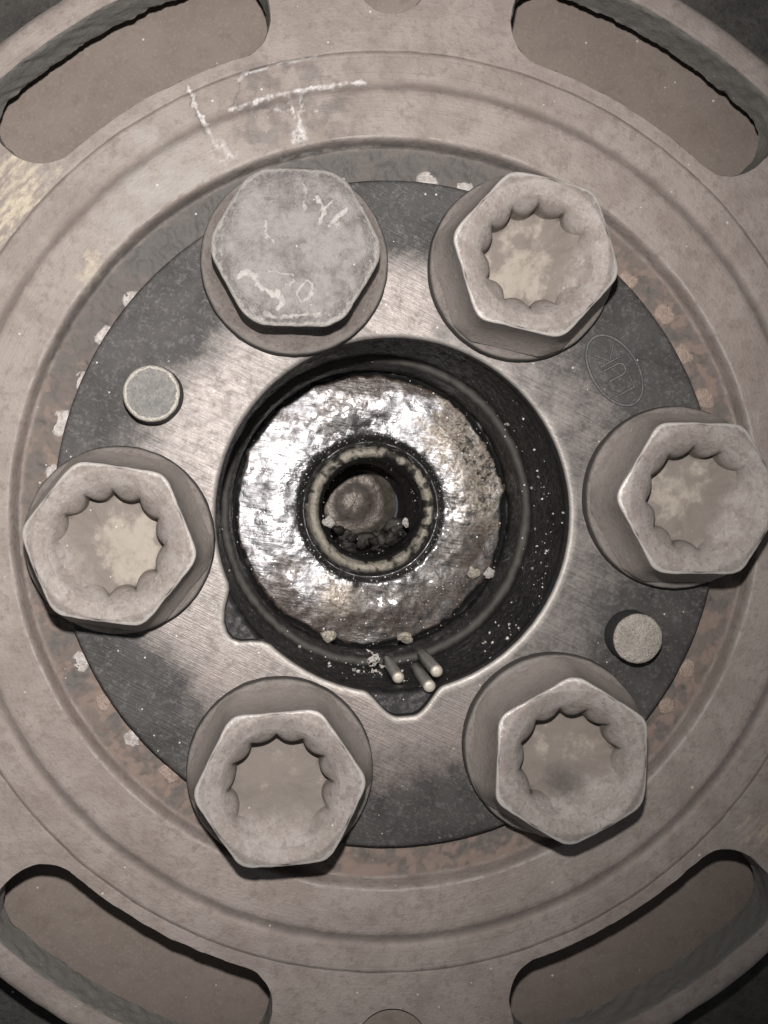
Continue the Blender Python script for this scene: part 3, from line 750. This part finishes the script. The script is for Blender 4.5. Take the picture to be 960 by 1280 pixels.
# flange centre in the photograph, rotation of a flat's normal (deg), socket?, dust spot, label
BOLTS = [
    (368, 328, -91, False, 0, (0, 0), 0.0, 'flange bolt with a solid flat hex head and no socket, pale scratches across its top'),
    (650, 336, -102.7, True, 8, (-.6, -2.2), .8, 'hollow flange bolt at upper right, cream dust on its socket floor, beside the stamped oval'),
    (842, 622, -91, True, 4, (-2.5, 0), .45, 'hollow flange bolt at far right with one hex corner pointing left at the hole'),
    (692, 930, 178, True, 13, (-1, 2.5), .3, 'hollow flange bolt at lower right with a dark oily blot in its socket floor'),
    (350, 962, 94, True, 0, (0, 1), .12, 'hollow flange bolt at lower left with an even plain grey-brown socket floor'),
    (150, 675, 81.5, True, 6, (2.2, -.6), 1.0, 'hollow flange bolt at far left below the shiny dowel pin, cream dust in its socket'),
]
solid_h = None
for i, (px, py, nrm, sock, srot, dd, dust, lab) in enumerate(BOLTS):
    c = at(px, py, 1.2)
    b = empty('flange_bolt', (c[0], c[1], 0.0), lab, 'bolt', 'bolts around the plate')
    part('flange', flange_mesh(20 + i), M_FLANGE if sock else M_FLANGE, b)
    rz = math.radians(nrm)
    hm, dz = head_mesh(50 + i, sock, rz, c)
    part('head', hm, M_BOLT if sock else M_SOLID, b, (0, 0, 0), rz)
    if sock:
        ca, sa = math.cos(-rz), math.sin(-rz)
        d2 = (dd[0] * ca - dd[1] * sa, dd[0] * sa + dd[1] * ca)
        f0 = {1: (.9, -.3), 2: (.9, -.45), 3: (.45, -.9), 4: (0, -1), 5: (-.85, -.5)}[i]
        f2 = (f0[0] * ca - f0[1] * sa, f0[0] * sa + f0[1] * ca)
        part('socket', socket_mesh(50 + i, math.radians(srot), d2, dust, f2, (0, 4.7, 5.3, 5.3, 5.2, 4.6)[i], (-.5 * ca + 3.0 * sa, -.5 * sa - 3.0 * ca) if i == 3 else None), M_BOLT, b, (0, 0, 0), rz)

# ================================================================ DOWEL PINS
def pin_mesh(r, h, seed, dome):
    prof = [(r + .1, -.1), (r + .06, 1.0), (r, h - .5), (r - .06, h - .2), (r - .2, h - .03), (r - .38, h + .02), (r * .8, h + dome * .3), (r * .6, h + dome * .7), (r * .35, h + dome), (r * .12, h + dome), (.01, h + dome)]
    wear = [0, 0, 0, .5, .9, .8, .05, 0, 0, 0, 0]; und = [.9, .9, .9, .5, 0, 0, 0, 0, 0, 0, 0]
    return lathe('dowel_pin', prof, 72, dict(wear=wear, under=und), .12, seed)
c = at(191, 493, 2); single('dowel_pin', pin_mesh(3.5, 4.0, 3, .05), M_PIN, (c[0], c[1], 0), 'shiny round steel dowel pin with a bright rim, above the far left bolt', 'dowel pin', 'dowel pins in the plate')
c = at(792, 796, 2); single('dowel_pin', pin_mesh(3.15, 4.2, 6, .25), M_PIN2, (c[0], c[1], 0), 'dull crusted round dowel pin in the dark plate below the far right bolt', 'dowel pin', 'dowel pins in the plate')

# ================================================================ CRANKSHAFT END
crank = empty('crankshaft_end', (0, 0, -38), 'oily shiny crankshaft end deep inside the central hole', 'crankshaft')
def build_face():
    rs = np.concatenate([np.arange(21.4, 10.2, -.16), np.arange(10.2, 8.7, -.1)]); nt = 720
    th = np.linspace(0, 2 * np.pi, nt, endpoint=False)
    R, T = np.meshgrid(rs, th, indexing='ij'); X = R * np.cos(T); Y = R * np.sin(T)
    Z = .4 * np.exp(-((R - 15.5) / 3.4) ** 2) - .7 * np.exp(-((R - 10.3) / .6) ** 2) - .9 * sstep(20.2, 21.3, R + 0.6 * (vnoise(T * 6 + 3, R * 0, 17) + .6 * vnoise(T * 17, R * 0, 18) - .8))
    Z = Z + .55 * (fbm(X * .22 + 9, Y * .22 + 9, 27, 3) - .5) + .12 * (fbm(X * .8 + 9, Y * .8 + 9, 37, 4) - .5)
    px, py = to_px(np.stack([X, Y, Z - 38], -1))
    n1 = fbm(X * .35, Y * .35, 47, 4); n2 = fbm(X * .9, Y * .9, 57, 4)
    g = lambda cx, cy, sx, sy: np.exp(-(((px - cx) / sx) ** 2 + ((py - cy) / sy) ** 2))
    oil = .42 * sstep(-3, 11, X * .85 - Y * .35) + .35 * g(440, 520, 50, 22) + 1.0 * g(560, 735, 72, 56) + .35 * sstep(-2, -16, Y) + .9 * g(590, 690, 40, 26) + .8 * g(470, 772, 70, 26) + .7 * g(340, 745, 34, 34) + .75 * sstep(17.8, 20.2, R + 2.5 * (n1 - .5) - 1.2 * sstep(0, 14, -X))  + .8 * g(470, 470, 80, 16) + .7 * g(335, 520, 40, 14)
    oil = np.clip(oil + 1.2 * (fbm(X * .16 + 31, Y * .16 + 12, 67, 4) - .44) + .5 * (n1 - .5), 0, 1)
    tan = np.clip(.30 * sstep(2, 14, X) + .55 * g(605, 610, 34, 60) + .8 * g(425, 750, 34, 34) + .5 * g(520, 690, 30, 40) + .55 * g(560, 540, 40, 40) + .5 * (n2 - .5), 0, 1)
    blk = np.clip(.5 * sstep(-6, 12, X * .9 - Y * .5) * sstep(.35, .6, n2 + .1) + np.exp(-((R - 10.7) / 1.0) ** 2) * .9 + .9 * sstep(20.0, 20.9, R + 0.7 * (vnoise(T * 6 + 3, R * 0, 17) + .6 * vnoise(T * 17, R * 0, 18) - .8) + .8 * (n2 - .5)) + .75 * g(440, 528, 52, 20) + .55 * g(388, 600, 14, 50) + .5 * (n1 - .52), 0, 1)
    part('end_face', mesh('end_face', np.stack([X, Y, Z], -1).reshape(-1, 3), grid_faces(len(rs), nt)[:, ::-1], dict(oil=oil, tan=tan, black=blk)), M_FACE, crank)
build_face()
rim = [(10.3, -.7), (9.75, -.3), (9.6, .2), (9.42, .7), (9.15, 1.05), (8.85, 1.15), (8.55, 1.05), (8.3, .7), (8.1, .2), (7.9, -.3), (7.75, -.8), (7.6, -1.3)]
def rim_mesh():
    p = np.array(rim); nt = 260; th = np.linspace(0, 2 * np.pi, nt, endpoint=False)
    R = np.repeat(p[:, :1], nt, 1); Z = np.repeat(p[:, 1:], nt, 1); T = np.repeat(th[None], len(p), 0)
    X = R * np.cos(T); Y = R * np.sin(T)
    Z = Z + .7 * (fbm(X * .8 + 5, Y * .8 + 5, 3, 4) - .5); R = R + .5 * (fbm(X * .7 + 25, Y * .7 + 5, 4, 4) - .5)
    q = fbm(X * 1.1 + 60, Y * 1.1 + 60, 6, 4)
    gap = np.clip(.85 * sstep(.46, .78, q + .10 * np.cos(T - .2) + .02) + 1.0 * sstep(.6, 1.05, np.abs(R - 8.85)), 0, 1)
    return mesh('center_rim', np.stack([R * np.cos(T), R * np.sin(T), Z], -1).reshape(-1, 3), grid_faces(len(p), nt)[:, ::-1], dict(gap=gap))
part('center_rim', rim_mesh(), M_RIMG, crank)
cb = [(8.0, -.6), (7.65, -.9), (7.45, -1.5)] + [(7.35, z) for z in np.linspace(-3, -22, 12)] + [(7.2, -23), (6.3, -24)]
part('center_bore', lathe('center_bore', cb, 120, {'lip': [0] * 17}, .35, 5), M_GREASE, crank)
pl = [(7.4, -25.5), (6.4, -24.9), (5.8, -24.5), (5.5, -24.2), (5.1, -24.05), (4.4, -24.0), (3.5, -23.9), (2.9, -23.7), (2.3, -23.3), (1.2, -23.1), (.02, -23.1)]
part('bore_plug', lathe('bore_plug', pl, 96, None, .5, 13), M_PLUG, crank, (-1.2, .8, 0))

# ================================================================ LOOSE BITS
def blob_mesh(name, r, seed, sub=2, am=.5, sq=(1, 1, 1)):
    import bmesh
    bm = bmesh.new(); bmesh.ops.create_icosphere(bm, subdivisions=sub, radius=1)
    r_ = random.Random(seed); o = [r_.uniform(0, 50) for _ in range(3)]
    V = np.array([v.co[:] for v in bm.verts]); F = np.array([[v.index for v in f.verts] for f in bm.faces]); bm.free()
    n = fbm(V[:, 0] * 1.6 + o[0] + V[:, 2], V[:, 1] * 1.6 + o[1] - V[:, 2], seed, 3)
    V = V * (1 + am * 2 * (n - .5))[:, None] * r * np.array(sq)
    return mesh(name, V, F, None, am < .3)

def on_wall(px, py, rr, z0=-1.0):
    """depth at which the line of sight through a photo pixel meets the bore wall"""
    lo, hi = z0, -37.0
    for _ in range(50):
        m = (lo + hi) / 2; p = at(px, py, m)
        if math.hypot(p[0], p[1]) < rr: hi = m       # inside the bore: the wall is nearer than this... keep closing in
        else: lo = m
        if math.hypot(*at(px, py, lo)[:2]) < rr: break
    return at(px, py, (lo + hi) / 2)

# needle rollers lying along the bottom of the bore
def needle_mesh():
    r, l = .80, 17.0
    prof = [(.01, -l), (r * .7, -l), (r, -l + .3), (r, -l * .6), (r, -l * .3), (r, -.35), (r * .96, -.18), (r * .8, -.05), (r * .6, 0.02), (r * .3, .03), (.01, .03)]
    wear = [0, 0, 0, 0, 0, 0, .6, 1, 1, 1, 1]
    return lathe('needle_roller', prof, 32, dict(wear=wear))
nm = needle_mesh()
for (px, py, rr, lab) in [(498, 847, 21.45, 'small needle roller lying apart on the left of the three in the hole'),
                          (537, 858, 21.75, 'lowest of the three small needle rollers, its end beside the bottom notch'),
                          (546, 839, 20.3, 'small needle roller on the right, lying above the lowest one')]:
    z = -3.0
    for _ in range(60):
        p = at(px, py, z); e = math.hypot(p[0], p[1]) - rr
        z += e * 3.0 if False else 0
        break
    zs = np.linspace(-.5, -30, 600); best = min(zs, key=lambda q: abs(math.hypot(*at(px, py, q)[:2]) - rr))
    p = at(px, py, best)
    o = single('needle_roller', nm, M_NEEDLE, p, lab, 'needle roller', 'needle rollers in the hole')

for (px, py, z, r, sq, m, lab) in [
    (613, 716, -36.3, .95, (1, .9, .7), M_CRUMBW, 'white pebble-like crumb at the right edge of the oily crankshaft face'),
    (592, 716, -36.4, .8, (1, 1, .7), M_RIM, 'tan crumb beside the white one on the oily crankshaft face'),
    (411, 654, -37.2, .85, (1, 1, .9), M_CRUMBW, 'round pale bead at the lower left of the small central bore'),
    (507, 653, -37.4, .6, (.8, 1.2, .9), M_CRUMBW, 'small pale bead at the lower right inside the central bore'),
    (412, 794, -27.4, .9, (1, .9, .8), M_RIM, 'greyish crumb on the lip at the bottom left of the hole'),
    (507, 797, -30.0, .9, (1.2, .9, .8), M_RIM, 'tan crumb on the lip above the needle rollers')]:
    p = at(px, py, z)
    single('crumb', blob_mesh('crumb', r, int(px), 3, .7, sq), m, p, lab, 'crumb', 'larger crumbs in the hole')
# the flaky clump of swarf next to the rollers: one brittle lump
p = at(466, 827, -19)
sw_V, sw_F = [], []
r_ = random.Random(4)
for k in range(26):
    c = np.array([r_.gauss(0, .75), r_.gauss(0, .75), r_.gauss(0, .5)])
    s = r_.uniform(.16, .42); A = rng.normal(size=(4, 3)); A /= np.linalg.norm(A, axis=1)[:, None]
    b0 = len(sw_V); sw_V += [tuple(c + a * s * 1.3) for a in A]; sw_F += [(b0, b0 + 1, b0 + 2), (b0, b0 + 2, b0 + 3), (b0, b0 + 3, b0 + 1), (b0 + 1, b0 + 3, b0 + 2)]
single('swarf_clump', mesh('swarf_clump', sw_V, np.array(sw_F), None, False), M_CRUMBW, p, 'flaky whitish clump of swarf left of the needle rollers', 'swarf', kind='stuff')

# grease clots in the bottom of the central bore: one mass
cl_V, cl_F = [], []
for k in range(22):
    a = math.radians(r_.uniform(215, 335)); rr = r_.uniform(5.2, 7.2); z = r_.uniform(-21, -7)
    b = blob_mesh('tmp', r_.uniform(.7, 1.7), 300 + k, 3, .8, (1.1, .8, 1.3))
    co = np.zeros(len(b.vertices) * 3, np.float32); b.vertices.foreach_get('co', co); co = co.reshape(-1, 3) / MM + np.array([rr * math.cos(a), rr * math.sin(a), z - 38])
    fi = np.zeros(len(b.polygons) * 3, np.int32); b.polygons.foreach_get('vertices', fi)
    cl_F.append(fi.reshape(-1, 3) + sum(len(x) for x in cl_V)); cl_V.append(co); bpy.data.meshes.remove(b)
single('grease_clots', mesh('grease_clots', np.concatenate(cl_V), np.concatenate(cl_F)), M_CLOT, (0, 0, 0), 'dark lumpy grease caked in the bottom of the small central bore', 'grease', kind='stuff')

# glittering filings: far too many and too small to count
def filings(name, pts, smin, smax, label, m=M_CRUMB):
    V, F = [], []
    for p in pts:
        s = smin + (smax - smin) * rng.random() ** 4
        A = rng.normal(size=(3, 3)); q, _ = np.linalg.qr(A)
        o = np.array([q[0], -q[0], q[1], -q[1], q[2], -q[2]]) * s * rng.uniform(.6, 1.4, (6, 1))
        b0 = len(V); V += [tuple(np.asarray(p) + v) for v in o]
        F += [(b0 + a, b0 + b, b0 + c) for a, b, c in ((0, 2, 4), (2, 1, 4), (1, 3, 4), (3, 0, 4), (2, 0, 5), (1, 2, 5), (3, 1, 5), (0, 3, 5))]
    f = np.array(F)
    single(name, mesh(name, V, f, None, False), m, (0, 0, 0), label, 'filings', kind='stuff')
pts = []
cl = [(math.radians(rng.normal(-30, 24)), -3 - 21 * rng.random()) for _ in range(26)]     # caught in clumps, mostly lower right
for _ in range(160):
    a0, z0 = cl[rng.integers(len(cl))]; a = a0 + rng.normal(0, .05); z = min(-2.6, z0 + rng.normal(0, 1.3)); pts.append((22.25 * math.cos(a), 22.25 * math.sin(a), z))
for _ in range(60):
    a = math.radians(rng.normal(-40, 60)); pts.append((22.25 * math.cos(a), 22.25 * math.sin(a), -2.5 - 23 * rng.random()))
for _ in range(60):
    a = math.radians(rng.normal(-97, 14)); pts.append((21.9 * math.cos(a), 21.9 * math.sin(a), -10 - 17 * rng.random()))
filings('bore_filings', pts, .03, .3, 'glittering metal filings stuck in the black grease of the hole')
pts = []
for _ in range(420):                                     # around the rim and on the oily face
    a = rng.uniform(0, 2 * math.pi); r = 10.5 + abs(rng.normal(0, 1.2)); pts.append((r * math.cos(a), r * math.sin(a), -37.6))
for _ in range(420):
    a = math.radians(rng.normal(-40, 55)); r = rng.uniform(11, 21); pts.append((r * math.cos(a), r * math.sin(a), -37.35 + .5 * math.exp(-((r - 15.5) / 3) ** 2)))
for _ in range(60):
    a = rng.uniform(0, 2 * math.pi); r = 7.2; pts.append((r * math.cos(a), r * math.sin(a), -39 - 9 * rng.random()))
filings('face_filings', pts, .04, .2, 'tiny bright filings scattered over the oily crankshaft face')
